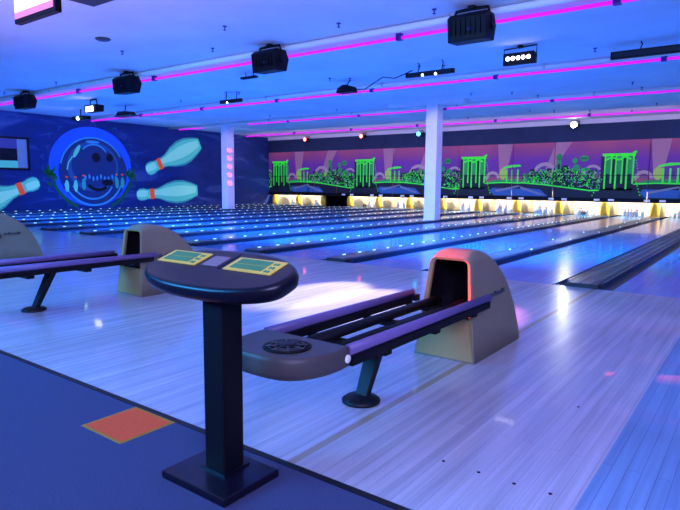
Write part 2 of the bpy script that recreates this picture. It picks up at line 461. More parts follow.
# pins
pp = [(0.0001, 0), (0.028, 0.0), (0.036, 0.02), (0.052, 0.07), (0.0605, 0.115), (0.055, 0.16), (0.038, 0.21), (0.026, 0.245), (0.0235, 0.26), (0.026, 0.29), (0.0315, 0.335), (0.029, 0.36), (0.018, 0.377), (0.0001, 0.381)]
def make_pin():
    p = thing('bowling_pin', 'x', 'bowling pin', (0, 0, 0))
    obj('body', MB().lathe(pp, n=14), 'pin', p)
    obj('red_stripe', MB().lathe([(0.0245, 0.244), (0.0278, 0.2445), (0.0250, 0.262), (0.0275, 0.280), (0.0245, 0.281)], n=14), 'pin_red', p)
    return p
pin0 = None
for j in range(0, 13):
    if j == 10: continue
    lab = 'white bowling pin standing on the lit deck of the %s lane from the right' % ORD[j]
    grp = 'pins at the end of the %s lane from the right' % ORD[j]
    for r in range(4):
        for q in range(r + 1):
            if j in (3, 9) and (r, q) in ((0, 0), (1, 1), (2, 2)): continue   # some already knocked down
            loc = (lane_x[j] + (q - r / 2) * 0.3048, YM + 0.62 + r * 0.264, -0.002)
            if pin0 is None:
                pin0 = make_pin(); o = pin0; o.location = loc; o['label'] = lab; o['group'] = grp
            else: o = copy_tree(pin0, loc, lab, grp)
for x, y, lab in ((lane_x[3] + 0.05, YM + 0.35, 'dark bowling ball rolling into the pins of the fourth lane from the right'),
                  (lane_x[9] - 0.1, YM + 0.4, 'dark bowling ball among the pins beside the unlit deck')):
    tag(obj('bowling_ball', MB().sphere((0, 0, 0), 0.108, 16), 'ball'), lab, 'bowling ball').location = (x, y, 0.106)

# ------------------------------------------------------------------ masking panels
joints = [XR, -0.25, -3.55, -6.89, -8.56, -10.96, -14.3, -17.6, -19.04, XL]
Z0, Z1 = 0.66, 2.84
def arc_poly(cx, cz, r0, r1, a0, a1, n=8):
    out = []
    for i in range(n):
        t0 = a0 + (a1 - a0) * i / n; t1 = a0 + (a1 - a0) * (i + 1) / n
        out.append([(cx + r0 * math.cos(t0), cz + r0 * math.sin(t0)), (cx + r1 * math.cos(t0), cz + r1 * math.sin(t0)),
                    (cx + r1 * math.cos(t1), cz + r1 * math.sin(t1)), (cx + r0 * math.cos(t1), cz + r0 * math.sin(t1))])
    return out
def disc(cx, cz, rx, rz=None, n=14, rot=0):
    rz = rz or rx
    return [(cx + rx * math.cos(a) * math.cos(rot) - rz * math.sin(a) * math.sin(rot), cz + rx * math.cos(a) * math.sin(rot) + rz * math.sin(a) * math.cos(rot)) for a in [2 * PI * i / n for i in range(n)]]
def stroke(pts, w):
    out = []
    for (a, b), (c, d) in zip(pts, pts[1:]):
        L = math.hypot(c - a, d - b) or 1; nx, nz = -(d - b) / L * w / 2, (c - a) / L * w / 2
        out.append([(a + nx, b + nz), (a - nx, b - nz), (c - nx, d - nz), (c + nx, d + nz)])
    return out
def rect(x0, z0, x1, z1): return [(x0, z0), (x1, z0), (x1, z1), (x0, z1)]
POLY = []     # (feature, material, layer, polygon)
def put(feat, mt, layer, polys):
    for p in polys: POLY.append((feat, mt, layer, p))
def tile(T, seed):
    rn = random.Random(seed)
    def o(l): return [[(T + u, v) for u, v in p] for p in l]
    put('painted_light_beam', 'g_beam', 1, o([[(1.10, 1.5), (1.38, 1.5), (1.62, Z1), (0.98, Z1)], [(-2.85, 1.5), (-2.60, 1.5), (-1.75, Z1), (-2.35, Z1)]]))
    # low dark horizon and ground
    put('painted_ground', 'g_black', 2, o([rect(-3.7, Z0, 2.0, 1.30)]))
    put('painted_ground', 'g_black', 2, o([[(-3.7, 1.3), (-0.6, 1.3), (-1.0, 1.55), (-3.0, 1.60)]]))
    put('painted_hills', 'g_green2', 3, o([[(0.5, 1.25), (2.0, 1.25), (1.9, 1.40), (0.9, 1.38)], [(-3.7, 1.28), (-2.6, 1.25), (-2.7, 1.5), (-3.5, 1.5)]]))
    # domes
    put('painted_dome', 'g_dome', 3, o(arc_poly(-2.74, 1.58, 0.36, 0.50, 0.3, PI, 7)))
    put('painted_dome', 'g_lime', 3, o([disc(-2.55, 1.66, 0.14)]))
    put('painted_dome', 'g_dome', 3, o(arc_poly(-0.95, 1.60, 0.26, 0.36, 0.6, PI, 6)))
    put('painted_dome', 'g_dome', 3, o(arc_poly(0.80, 1.42, 0.2, 0.32, 0.1, PI, 6)))
    put('painted_dome', 'g_lime', 3, o([disc(1.25, 1.62, 0.16, 0.24)]))
    # small gabled hall
    put('painted_hall', 'g_green', 4, o([[(1.25, 1.84), (2.0, 1.93), (1.95, 1.99), (1.6, 1.99), (1.25, 1.90)]] + [rect(a, 1.28, a + 0.06, 1.8) for a in (1.38, 1.60, 1.84)]))
    # skyline scribble
    for i in range(380):
        x = rn.uniform(-3.6, -0.65); t = (x + 3.6) / 3.0
        ztop = 1.62 + 0.25 * math.sin(t * 3.0); zbot = 1.28 - 0.28 * t
        z = rn.uniform(zbot, ztop); a = rn.uniform(0.05, 0.13); h2 = rn.uniform(0.03, 0.08)
        c = rn.choice(['g_green', 'g_green', 'g_white', 'g_green2', 'g_green2'])
        ang = rn.choice([0, PI / 2, 0.8, -0.8]) + rn.uniform(-.2, .2)
        put('painted_skyline', c, 5, o(stroke([(x - a / 2 * math.cos(ang), z - a / 2 * math.sin(ang)), (x + a / 2 * math.cos(ang), z + a / 2 * math.sin(ang))], 0.024)))
        if i % 5 == 0: put('painted_skyline', 'g_black', 4, o([rect(x - 0.09, z - h2, x + 0.09, z + h2 * 1.5)]))
    put('painted_skyline', 'g_green2', 5, o([disc(-1.62, 2.12, 0.11), disc(-1.28, 2.20, 0.16, 0.12), disc(-1.55, 1.85, 0.13), disc(-1.2, 1.78, 0.14, 0.08), rect(-2.30, 1.75, -2.12, 2.25), disc(-2.21, 2.28, 0.12)]))
    put('painted_skyline', 'g_black', 6, o([rect(-1.40, 2.18, -1.16, 2.21), rect(-2.26, 1.8, -2.17, 2.0)]))
    put('painted_ground', 'g_green', 6, o(stroke([(-3.7, 1.27), (-2.8, 1.20), (-1.8, 1.08), (-1.0, 0.98), (-0.6, 1.0)], 0.05)))
    put('painted_ground', 'g_green', 6, o(stroke([(0.45, 1.23), (1.2, 1.27), (2.0, 1.25)], 0.045)))
    # river
    put('painted_river', 'g_blue', 3, o([[(0.55, 0.74), (2.0, 0.74), (2.0, 1.02), (0.8, 1.05)], [(-3.7, 0.74), (-2.6, 0.74), (-2.9, 1.0), (-3.7, 1.08)]]))
    put('painted_river', 'g_pale', 4, o([[(0.9, 0.95), (1.9, 1.16), (2.0, 1.12), (1.0, 0.88)], [(-3.7, 1.12), (-2.7, 0.80), (-2.9, 0.78), (-3.7, 1.02)]]))
    # bridge tower
    for a, wd in ((-0.55, 0.27), (-0.18, 0.27), (0.19, 0.27)):
        put('painted_tower', 'g_black', 7, o([rect(a - 0.12, 1.0, a + wd, 2.28)]))
        put('painted_tower', 'g_green', 8, o([rect(a, 1.05, a + 0.06, 2.30), rect(a + wd - 0.06, 1.25, a + wd, 2.34)]))
        put('painted_tower', 'g_green', 8, o([rect(a - 0.08, 2.26, a + wd + 0.03, 2.36)]))
        put('painted_tower', 'g_green2', 8, o([rect(a + 0.05, 1.6, a + wd - 0.05, 2.26)]))
    put('painted_tower', 'g_green', 9, o(stroke([(-0.55, 2.10), (-0.30, 2.22), (-0.05, 2.12), (0.15, 2.24), (0.35, 2.14)], 0.06)))
    put('painted_tower', 'g_green', 9, o(stroke([(0.40, 2.35), (0.52, 2.42)], 0.08)))
    put('painted_tower', 'g_black', 7, o([[(-1.05, Z0), (0.95, Z0), (0.55, 1.08), (-0.60, 1.08)]]))
    for a in range(7):
        put('painted_tower', 'g_green', 9, o([disc(0.50 + 0.035 * a, 1.5 - 0.11 * a, 0.026, n=6), disc(0.52 + 0.02 * a, 2.1 - 0.10 * a, 0.018, n=6), disc(-0.62 - 0.05 * a, 1.40 - 0.10 * a, 0.024, n=6)]))
for i, T in enumerate((1.15, -4.50, -10.2, -15.83, -21.39)): tile(T, 11 + i)
def clip(poly, x0, x1):
    for lim, sg in ((x0, 1), (x1, -1)):
        out = []
        for i in range(len(poly)):
            a, b = poly[i], poly[(i + 1) % len(poly)]
            ia, ib = (a[0] - lim) * sg >= 0, (b[0] - lim) * sg >= 0
            if ia: out.append(a)
            if ia != ib:
                t = (lim - a[0]) / (b[0] - a[0]); out.append((lim, a[1] + t * (b[1] - a[1])))
        poly = out
        if len(poly) < 3: return None
    return poly
plab = ['painted masking panel at the far right edge of the row', 'wide skyline panel with purple sky, second masking panel from the right',
        'wide masking panel with the tall green bridge tower, third from the right', 'narrow masking panel with a pale dome, fourth from the right',
        'masking panel with blue river, just right of the centre white pillar', 'masking panel partly behind the centre white pillar',
        'masking panel with a green bridge tower, left of the centre white pillar', 'masking panel with purple sky, third from the left wall',
        'narrow masking panel, second one from the navy left wall', 'leftmost masking panel with green tower, touching the navy wall']
for i, (xb, xa) in enumerate(zip(joints, joints[1:])):
    xa2, xb2 = xa + 0.012, xb - 0.012
    p = thing('masking_panel', plab[i], 'mural panel', ((xa + xb) / 2, YM, Z0), 'painted masking panels above the pin decks')
    obj('board', MB().box(xa2, xb2, YM, YM + 0.04, Z0, Z1), 'sky', p, world=True)
    obj('bottom_rail', MB().box(xa2, xb2, YM - 0.03, YM + 0.02, Z0 - 0.10, Z0 + 0.05), 'black', p, world=True)
    m = MB(); ms = []
    feats = {}
    for feat, mt, layer, poly in POLY:
        c = clip(poly, xa2, xb2)
        if c: feats.setdefault(feat, []).append((mt, layer, c))
    for feat, items in feats.items():
        mats = sorted({a for a, _, _ in items}); m = MB()
        for mt, layer, c in items:
            m.mi = mats.index(mt)
            y = YM - 0.0015 * layer
            # orient towards the bowlers (-Y)
            area = sum(c[q][0] * c[(q + 1) % len(c)][1] - c[(q + 1) % len(c)][0] * c[q][1] for q in range(len(c)))
            if area < 0: c = c[::-1]
            try: m.face([(u, y, v) for u, v in c])
            except Exception: pass
        obj(feat, m, mats, p, world=True, recalc=False)
    m = MB().box(xa2, xb2, YM - 0.018, YM - 0.0145, 1.545, 1.56); obj('split_line', m, 'black', p, world=True)
# little number plates on the rail under the panels
for j, x in enumerate(DX[:10]):
    for s in (-1, 1):
        o = obj('number_plate', MB().box(-0.10, 0.10, -0.008, 0, -0.035, 0.035), 'plate_white')
        o.location = (x + s * 0.25, YM - 0.03, Z0 - 0.02)
        tag(o, 'small white lane plate on the black rail, %s of the %s divider from the right' % ('left' if s < 0 else 'right', ORD[j]), 'number plate', 'white lane plates along the black rail')

# ------------------------------------------------------------------ left wall mural
X0 = XL
mu = thing('wall_mural', 'glowing painted mural of a smiling blue ball and cyan pins on navy wall', 'mural', (X0, 13, 0))
def paint(name, items, parent=mu):
    mats = sorted({a for a, _, _ in items}); m = MB()
    for mt, layer, polys in items:
        m.mi = mats.index(mt)
        for c in polys:
            area = sum(c[q][0] * c[(q + 1) % len(c)][1] - c[(q + 1) % len(c)][0] * c[q][1] for q in range(len(c)))
            if area < 0: c = c[::-1]
            m.face([(X0 + 0.003 + 0.0025 * layer, u, v) for u, v in c])
    return obj(name, m, mats, parent, world=True, recalc=False)
BC = (13.02, 1.76)
b = paint('painted_ball', [
    ('m_ring', 1, [disc(BC[0], BC[1], 1.78, 1.60, 40)]),
    ('m_ball', 2, [disc(BC[0] + 0.08, BC[1] - 0.22, 1.50, 1.36, 40)]),
    ('m_line', 3, arc_poly(BC[0] + 0.05, BC[1] - 0.24, 1.38, 1.44, 0.5, 2.9, 16)),
    ('m_line', 3, arc_poly(BC[0] + 0.05, BC[1] - 0.24, 1.28, 1.36, -2.8, -0.4, 16)),
    ('m_ball2', 3, [disc(BC[0] + 0.05, BC[1] + 0.0, 1.12, 1.0, 30)]),
    ('m_ball', 4, [disc(BC[0] + 0.10, BC[1] + 0.02, 0.98, 0.86, 30)]),
    ('m_line', 5, arc_poly(BC[0] + 0.0, BC[1] - 0.35, 0.92, 0.99, -2.7, -0.5, 14)),
    ('m_line', 5, arc_poly(BC[0] + 0.1, BC[1] + 0.25, 0.62, 0.68, 0.6, 2.4, 10)),
    ('m_line', 5, [disc(BC[0] + 0.05, BC[1] + 1.0, 0.30, 0.06)]),
    ('m_cyan', 6, [disc(12.38, 2.36, 0.30, 0.085, 12, 1.05)] + stroke([(12.2, 2.15), (12.02, 1.9), (11.95, 1.62)], 0.05)),
    ])
b['label'] = 'glossy round blue ball with a bright ring'
paint('finger_hole', [('m_black', 7, [disc(13.20, 2.14, 0.19, 0.20)])], b)
paint('finger_hole', [('m_black', 7, [disc(13.80, 2.16, 0.16, 0.17)])], b)
paint('finger_hole', [('m_black', 7, [disc(13.66, 1.13, 0.26, 0.14)])], b)
paint('smile', [('m_black', 7, arc_poly(13.25, 1.42, 0.52, 0.66, -2.4, -0.9, 9))], b)
for y, z in ((11.92, 0.98), (12.28, 0.98), (12.62, 1.05), (14.10, 1.12), (14.36, 1.12)):
    q = paint('reflected_pin', [('m_cyan2' if y > 12.5 else 'm_cyan', 6, [disc(y, z, 0.085, 0.24)]), ('m_red', 6, [rect(y - 0.05, z + 0.32, y + 0.05, z + 0.38)])], b)
for i in range(9):
    y = 12.7 + 0.17 * i; paint('reflected_pin', [('m_line', 6, [disc(y, 1.32 + 0.05 * math.sin(i * 2), 0.045, 0.10)])], b)
for sx, y in ((1, 11.33), (-1, 14.83)):
    rn = random.Random(3)
    polys = [disc(y + rn.uniform(-.22, .22), 1.35 + rn.uniform(-.32, .32), 0.13, 0.06, 8, rn.uniform(0, 3)) for _ in range(11)]
    polys += stroke([(y, 1.5), (y + sx * 0.15, 0.9), (y + sx * 0.55, 0.42), (y + sx * 1.0, 0.15)], 0.12)
    paint('painted_leaves', [('m_leaf', 5, polys)])
swirl = []
rn = random.Random(5)
for i in range(26):
    a = 2 * PI * i / 26; r = rn.uniform(1.78, 2.0); c = (BC[0] + r * math.cos(a) * 1.06, BC[1] + r * math.sin(a) * 0.94)
    if c[1] > 3.5 or c[1] < 0.1: continue
    swirl += stroke([(c[0], c[1]), (c[0] + 0.16 * math.cos(a + .8), c[1] + 0.16 * math.sin(a + .8)), (c[0] + 0.26 * math.cos(a + 1.8), c[1] + 0.2 * math.sin(a + 1.8))], 0.035)
paint('painted_swirls', [('m_ball2', 1, swirl)])
pprof = [(0.0, 0.0), (0.012, 0.065), (0.05, 0.10), (0.11, 0.105), (0.17, 0.085), (0.27, 0.078), (0.36, 0.10), (0.48, 0.165), (0.62, 0.205), (0.75, 0.20), (0.88, 0.155), (0.97, 0.11), (1.0, 0.09)]
def painted_pin(tip, base, fat=1.0):
    L = math.hypot(base[0] - tip[0], base[1] - tip[1]); d = ((base[0] - tip[0]) / L, (base[1] - tip[1]) / L); n = (-d[1], d[0])
    def P(t, w_, sh=0): return (tip[0] + d[0] * t * L + n[0] * (w_ + sh) * L, tip[1] + d[1] * t * L + n[1] * (w_ + sh) * L)
    def body(sc, t0=0, t1=1, sh=0):
        out = []
        for (a, wa), (c, wc) in zip(pprof, pprof[1:]):
            if a >= t0 - 1e-6 and c <= t1 + 1e-6: out.append([P(a, wa * fat * sc, sh), P(c, wc * fat * sc, sh), P(c, -wc * fat * sc, sh), P(a, -wa * fat * sc, sh)])
        return out
    o = paint('painted_pin', [('m_cyan2', 5, body(1.0)), ('m_cyan', 6, body(0.84)), ('m_cyan3', 7, body(0.45, 0.27, 0.97, 0.012) + body(0.5, 0.012, 0.17, 0.01))])
    paint('red_band', [('m_red', 8, [[P(0.205, 0.088 * fat), P(0.275, 0.088 * fat), P(0.275, -0.088 * fat), P(0.205, -0.088 * fat)]])], o)
painted_pin((15.55, 1.66), (18.6, 3.05), 0.86)
painted_pin((15.02, 0.60), (18.4, 0.80), 0.78)
painted_pin((10.85, 1.14), (7.9, 0.02), 0.82)

# ------------------------------------------------------------------ neon tubes and pipes on the ceiling
NY = [8.72, 13.02, 17.33, 21.6]
nlab = ['nearest', 'second nearest', 'third nearest', 'farthest']
for i, y in enumerate(NY):
    t = thing('neon_tube', '%s magenta neon line running across the ceiling' % nlab[i], 'neon light', (0, y, H), 'magenta neon lines on the ceiling')
    x = XL + 0.05
    while x < XR - 0.2:
        x2 = min(x + 3.4, XR - 0.05)
        obj('glass_tube', MB().tube([(x + 0.04, y, H - 0.07), (x2 - 0.04, y, H - 0.07)], 0.030, 8), 'neon', t, world=True)
        m = MB(); m.box(x2 - 0.05, x2 + 0.05, y - 0.045, y + 0.045, H - 0.11, H)
        obj('clamp', m, 'clamp', t, world=True)
        x = x2
    if i < 3:
        p = thing('ceiling_pipe', 'thin white pipe running along the ceiling beside the %s neon line' % nlab[i], 'pipe', (0, y - 0.55, H), 'white pipes on the ceiling')
        obj('pipe', MB().tube([(XL + 0.02, y - 0.50, H - 0.06), (XR - 0.02, y - 0.50, H - 0.07)], 0.055 if i == 0 else 0.045, 8), 'white_trim', p, world=True)
        for xx in range(-20, 3, 4):
            obj('hanger', MB().box(xx - 0.02, xx + 0.02, y - 0.56, y - 0.44, H - 0.10, H), 'tube_grey', p, world=True)

# hooks
hooks = [(-10.34,6.76),(-14.88,7.80),(-17.76,7.79),(-18.07,12.93),(-8.68,7.60),(-7.34,6.69),(-14.75,11.61),(-12.11,11.53),(-12.41,11.33),(-8.71,11.27),(-5.71,7.61),(-15.07,15.90),(-11.97,15.89),(-4.13,7.82),(-6.26,11.24),(-5.78,11.45),(-8.31,11.54),(-6.83,15.22),(-9.22,20.34),(-2.80,11.64),(-2.89,15.82),(-2.83,16.71),(-5.43,16.57),(-6.67,19.61),(-6.00,20.04),(-2.96,20.06),(-3.88,21.41),(-5.02,20.67),(-5.84,15.67)]
hk = None
for x, y in hooks:
    if hk is None:
        m = MB(); m.lathe([(0.001, 0), (0.035, 0), (0.035, -0.012), (0.010, -0.015), (0.010, -0.055), (0.022, -0.06), (0.022, -0.07), (0.001, -0.07)], n=10)
        hk = obj('sprinkler_head', m, 'clamp'); o = hk
    else: o = hk.copy(); COL.objects.link(o)
    o.location = (x, y, H)
    tag(o, 'small dark sprinkler head poking out of the blue-lit ceiling', 'sprinkler', 'sprinkler heads scattered over the ceiling')
m = MB(); m.lathe([(0.001, 0), (0.13, 0), (0.13, -0.02), (0.09, -0.04), (0.001, -0.055)], n=18)
o = obj('ceiling_vent', m, 'grey_mark'); o.location = (-9.75, 6.0, H); tag(o, 'round brownish vent cap on the lilac near part of ceiling', 'vent')

# ------------------------------------------------------------------ black light cannons
def make_cannon():
    t = thing('blacklight_cannon', 'x', 'stage light', (0, 0, H), 'black light cannons hanging in a row from the ceiling')
    m = MB()
    prof = [(-0.16, -0.56), (0.14, -0.54), (0.20, -0.32), (0.12, -0.17), (-0.12, -0.17), (-0.20, -0.24)]
    m.prism([(u, v + 0.05) for u, v in prof], 'x', -0.29, 0.29, 0.012)
    for k in range(7): m.box(-0.25 + k * 0.075, -0.23 + k * 0.075, -0.205, -0.18, -0.43, -0.21)
    obj('housing', m, 'black', t)
    m = MB(); m.tube([(-0.30, 0, -0.34), (-0.30, 0, -0.20), (-0.24, 0, -0.05), (0, 0, -0.04), (0.24, 0, -0.05), (0.30, 0, -0.20), (0.30, 0, -0.34)], 0.016, 8, sz=1.6)
    obj('yoke', m, 'black', t)
    for s in (-1, 1):
        obj('knob', MB().lathe([(0.001, 0), (0.035, 0), (0.035, 0.035), (0.001, 0.035)], (s * 0.325 - 0.018, 0, -0.34), 10, 'x'), 'black', t)
    obj('lens', MB().box(-0.25, 0.25, 0.165, 0.172, -0.45, -0.31), 'rail', t)
    obj('ceiling_clamp', MB().box(-0.05, 0.05, -0.05, 0.05, -0.05, 0, 0.008), 'black', t)
    obj('label_plate', MB().lathe([(0.001, 0), (0.03, 0), (0.03, 0.006), (0.001, 0.006)], (0.05, -0.195, -0.36), 12, 'y'), 'clamp', t)
    return t
cl = ['at the far left of the ceiling', 'second of the row from the left', 'in the middle of the ceiling', 'largest in view, top right of centre']
cx = [(-17.0, 8.0), (-12.09, 8.0), (-7.58, 8.0), (-3.62, 8.0)]
can = make_cannon()
for i, (x, y) in enumerate(cx):
    lab = 'boxy black stage light on a yoke, ' + cl[i]
    if i == 0: o = can; o.location = (x, y, H); o['label'] = lab
    else: o = copy_tree(can, (x, y, H), lab)
    lamp('cannon_spot_light', 'SPOT', (x, y + 0.25, H - 0.5), (x - 0.5, y + 2.6, 0), 3600, (0.02, 0.22, 0.95), 0.12, cone=2.0, blend=1.0)

# ------------------------------------------------------------------ small stage lights
def light_bar(name, x, y, z, Lh, label, n_lit, lit='lit_green', rz=0.0, hgt=0.09):
    t = thing(name, label, 'light bar', (x, y, H), None, rz)
    zz = z - H
    m = MB(); m.box(-Lh, Lh, -0.05, 0.05, zz - hgt / 2, zz + hgt / 2, 0.01); obj('housing', m, 'black', t)
    obj('face_strip', MB().box(-Lh + 0.04, Lh - 0.04, -0.056, -0.05, zz - hgt * 0.3, zz + hgt * 0.3), 'dark', t)
    for s in (-0.5, 0.5):
        obj('hanger', MB().tube([(s * Lh, 0, zz + hgt / 2), (s * Lh + 0.03, 0, -0.05), (s * Lh, 0, 0)], 0.012, 6), 'black', t)
    for i in range(n_lit):
        obj('lit_lens', MB().sphere((-Lh * 0.25 + i * Lh * 0.55, -0.05, zz - hgt * 0.35), 0.028, 8), lit, t)
    return t
light_bar('led_bar', -12.35, 11.45, 3.42, 0.42, 'short black light bar with a green dot, left of the middle of ceiling', 1)
light_bar('led_bar', -5.85, 10.95, 3.42, 0.55, 'black light bar with a green dot, above the second neon line', 2)
light_bar('led_bar', -1.55, 11.55, 3.46, 0.95, 'long black light bar at the right edge of the ceiling', 0, hgt=0.13)
light_bar('led_bar', -9.85, 9.7, 3.55, 0.24, 'tiny black bar hanging below the middle stage light', 0, hgt=0.05)
# five-lens lit fixture
t = thing('stage_spotlight', 'black fixture with a row of bright white-pink lenses on the ceiling', 'stage light', (-3.85, 10.65, H))
m = MB(); m.prism([(-0.10, -0.36), (0.10, -0.33), (0.10, -0.16), (-0.10, -0.14)], 'x', -0.28, 0.28, 0.012); obj('housing', m, 'black', t)
for i in range(5): obj('lens', MB().sphere((-0.19 + i * 0.095, -0.10, -0.24), 0.036, 10), 'lit_white', t)
obj('yoke', MB().tube([(-0.30, 0, -0.24), (-0.30, 0, -0.05), (0.30, 0, -0.03), (0.30, 0, -0.24)], 0.013, 6), 'black', t)
obj('ceiling_clamp', MB().box(-0.04, 0.04, -0.04, 0.04, -0.05, 0), 'black', t)
# left pair
t = thing('stage_spotlight', 'small black spotlight with a bright white face over the blue ball mural', 'stage light', (-16.9, 10.0, H))
m = MB(); m.prism([(-0.12, -0.40), (0.14, -0.38), (0.16, -0.18), (-0.12, -0.18)], 'x', -0.32, 0.32, 0.012); obj('housing', m, 'black', t)
obj('lens', MB().box(-0.22, 0.16, -0.135, -0.12, -0.38, -0.23), 'lit_white', t)
obj('yoke', MB().tube([(-0.2, 0, -0.18), (-0.16, 0, -0.02), (0.16, 0, -0.02), (0.2, 0, -0.18)], 0.02, 6), 'black', t)
t = thing('stage_spotlight', 'flat black spotlight with a greenish white lens above the mural', 'stage light', (-19.6, 11.1, H))
m = MB(); m.box(-0.45, 0.45, -0.12, 0.12, -0.36, -0.24, 0.03); obj('housing', m, 'black', t)
obj('lens', MB().sphere((0.02, -0.12, -0.32), 0.06, 10), 'lit_green', t)
obj('stem', MB().tube([(0, 0, -0.24), (0, 0, 0)], 0.02, 6), 'black', t)
t = thing('ceiling_projector', 'dark low projector hanging left of the first white pillar', 'projector', (-17.3, 11.35, H))
m = MB(); m.prism([(-0.36, -0.33), (0.40, -0.33), (0.30, -0.22), (-0.22, -0.20)], 'y', -0.15, 0.15, 0.015); obj('housing', m, 'dark', t)
obj('stem', MB().tube([(-0.05, 0, -0.22), (0.02, 0, -0.1), (0, 0, 0)], 0.018, 6), 'black', t)
obj('base_tray', MB().box(-0.42, 0.52, -0.17, 0.17, -0.37, -0.335, 0.008), 'grey_mark', t)
t = thing('ceiling_projector', 'small black projector with a trailing cable near the second neon line', 'projector', (-8.55, 11.75, H))
m = MB(); m.prism([(-0.24, -0.30), (0.24, -0.30), (0.20, -0.17), (0.05, -0.12), (-0.05, -0.12), (-0.20, -0.19)], 'y', -0.13, 0.13, 0.01); obj('housing', m, 'black', t)
obj('stem', MB().tube([(0, 0, -0.13), (0.05, 0, -0.05), (0.12, 0, 0)], 0.014, 6), 'black', t)
tag(obj('power_cable', MB().tube([(-8.28, 11.75, 3.42), (-8.0, 11.75, 3.40), (-7.7, 11.7, 3.52), (-7.4, 11.6, 3.60), (-7.1, 11.6, 3.54), (-6.85, 11.6, 3.60), (-6.6, 11.55, 3.655)], 0.012, 6), 'black'),
    'thin black cable looping along the ceiling beside the small projector', 'cable')

# beam lamps above the masking panels
def par(x, z, lit, label, r=0.11):
    t = thing('par_lamp', label, 'stage light', (x, YM - 0.06, z), 'lamps mounted along the beam over the masking panels')
    obj('can', MB().lathe([(0.001, -0.34), (r, -0.34), (r * 1.05, -0.30), (r * 0.9, -0.06), (0.001, -0.04)], (0, -0.02, -0.02), 14, 'y'), 'black', t)
    obj('lens', MB().lathe([(0.001, -0.36), (r * 0.85, -0.352), (r * 0.85, -0.341), (0.001, -0.341)], (0, -0.02, -0.02), 14, 'y'), lit, t)
    obj('bracket', MB().tube([(-r - 0.02, -0.2, 0), (-r - 0.02, -0.15, 0.12), (0, 0, 0.16), (r + 0.02, -0.15, 0.12), (r + 0.02, -0.2, 0)], 0.012, 6), 'black', t)
    return t
par(-19.35, 3.44, 'lit_red', 'red lamp on the beam near the far left corner')
par(-15.85, 3.46, 'lit_red', 'red lamp on the beam between the corner and the centre pillar')
par(-12.75, 3.42, 'lit_cyan', 'cyan lamp on the beam beside the centre white pillar')
par(-6.12, 3.46, 'lit_hot', 'dazzling white lamp on the beam right of the centre pillar', 0.13)
lamp('white_beam_lamp_light', 'SPOT', (-6.12, 22.9, 3.42), (-4.6, 12, 0), 130, (0.9, 0.95, 1.0), 0.08, cone=1.0, blend=0.8)

# monitors at the top left
t = thing('ceiling_monitor', 'ceiling hung monitor with white picture and pink band, top left corner', 'monitor', (-6.83, 3.42, H))
obj('frame', MB().box(-7.42, -6.47, 3.42, 3.50, 2.98, 3.60, 0.01), 'black', t, world=True)
obj('screen', MB().box(-7.39, -6.50, 3.412, 3.42, 3.10, 3.57), 'screen', t, world=True)
obj('screen_band', MB().box(-7.39, -6.50, 3.410, 3.418, 3.03, 3.10), 'screen_pink', t, world=True)
obj('ceiling_bracket', MB().box(-6.88, -6.78, 3.44, 3.48, 3.6, H), 'black', t, world=True)
t = thing('ceiling_monitor', 'dark underside of a second ceiling box beside the lit monitor', 'monitor', (-5.9, 3.5, H))
obj('housing', MB().prism([(-6.25, 3.45), (-5.72, 3.45), (-5.60, 3.55), (-5.60, 3.75), (-6.25, 3.75)], 'z', 3.06, 3.58, 0.01), 'dark', t, world=True)
obj('ceiling_bracket', MB().box(-5.98, -5.88, 3.55, 3.65, 3.58, H), 'black', t, world=True)

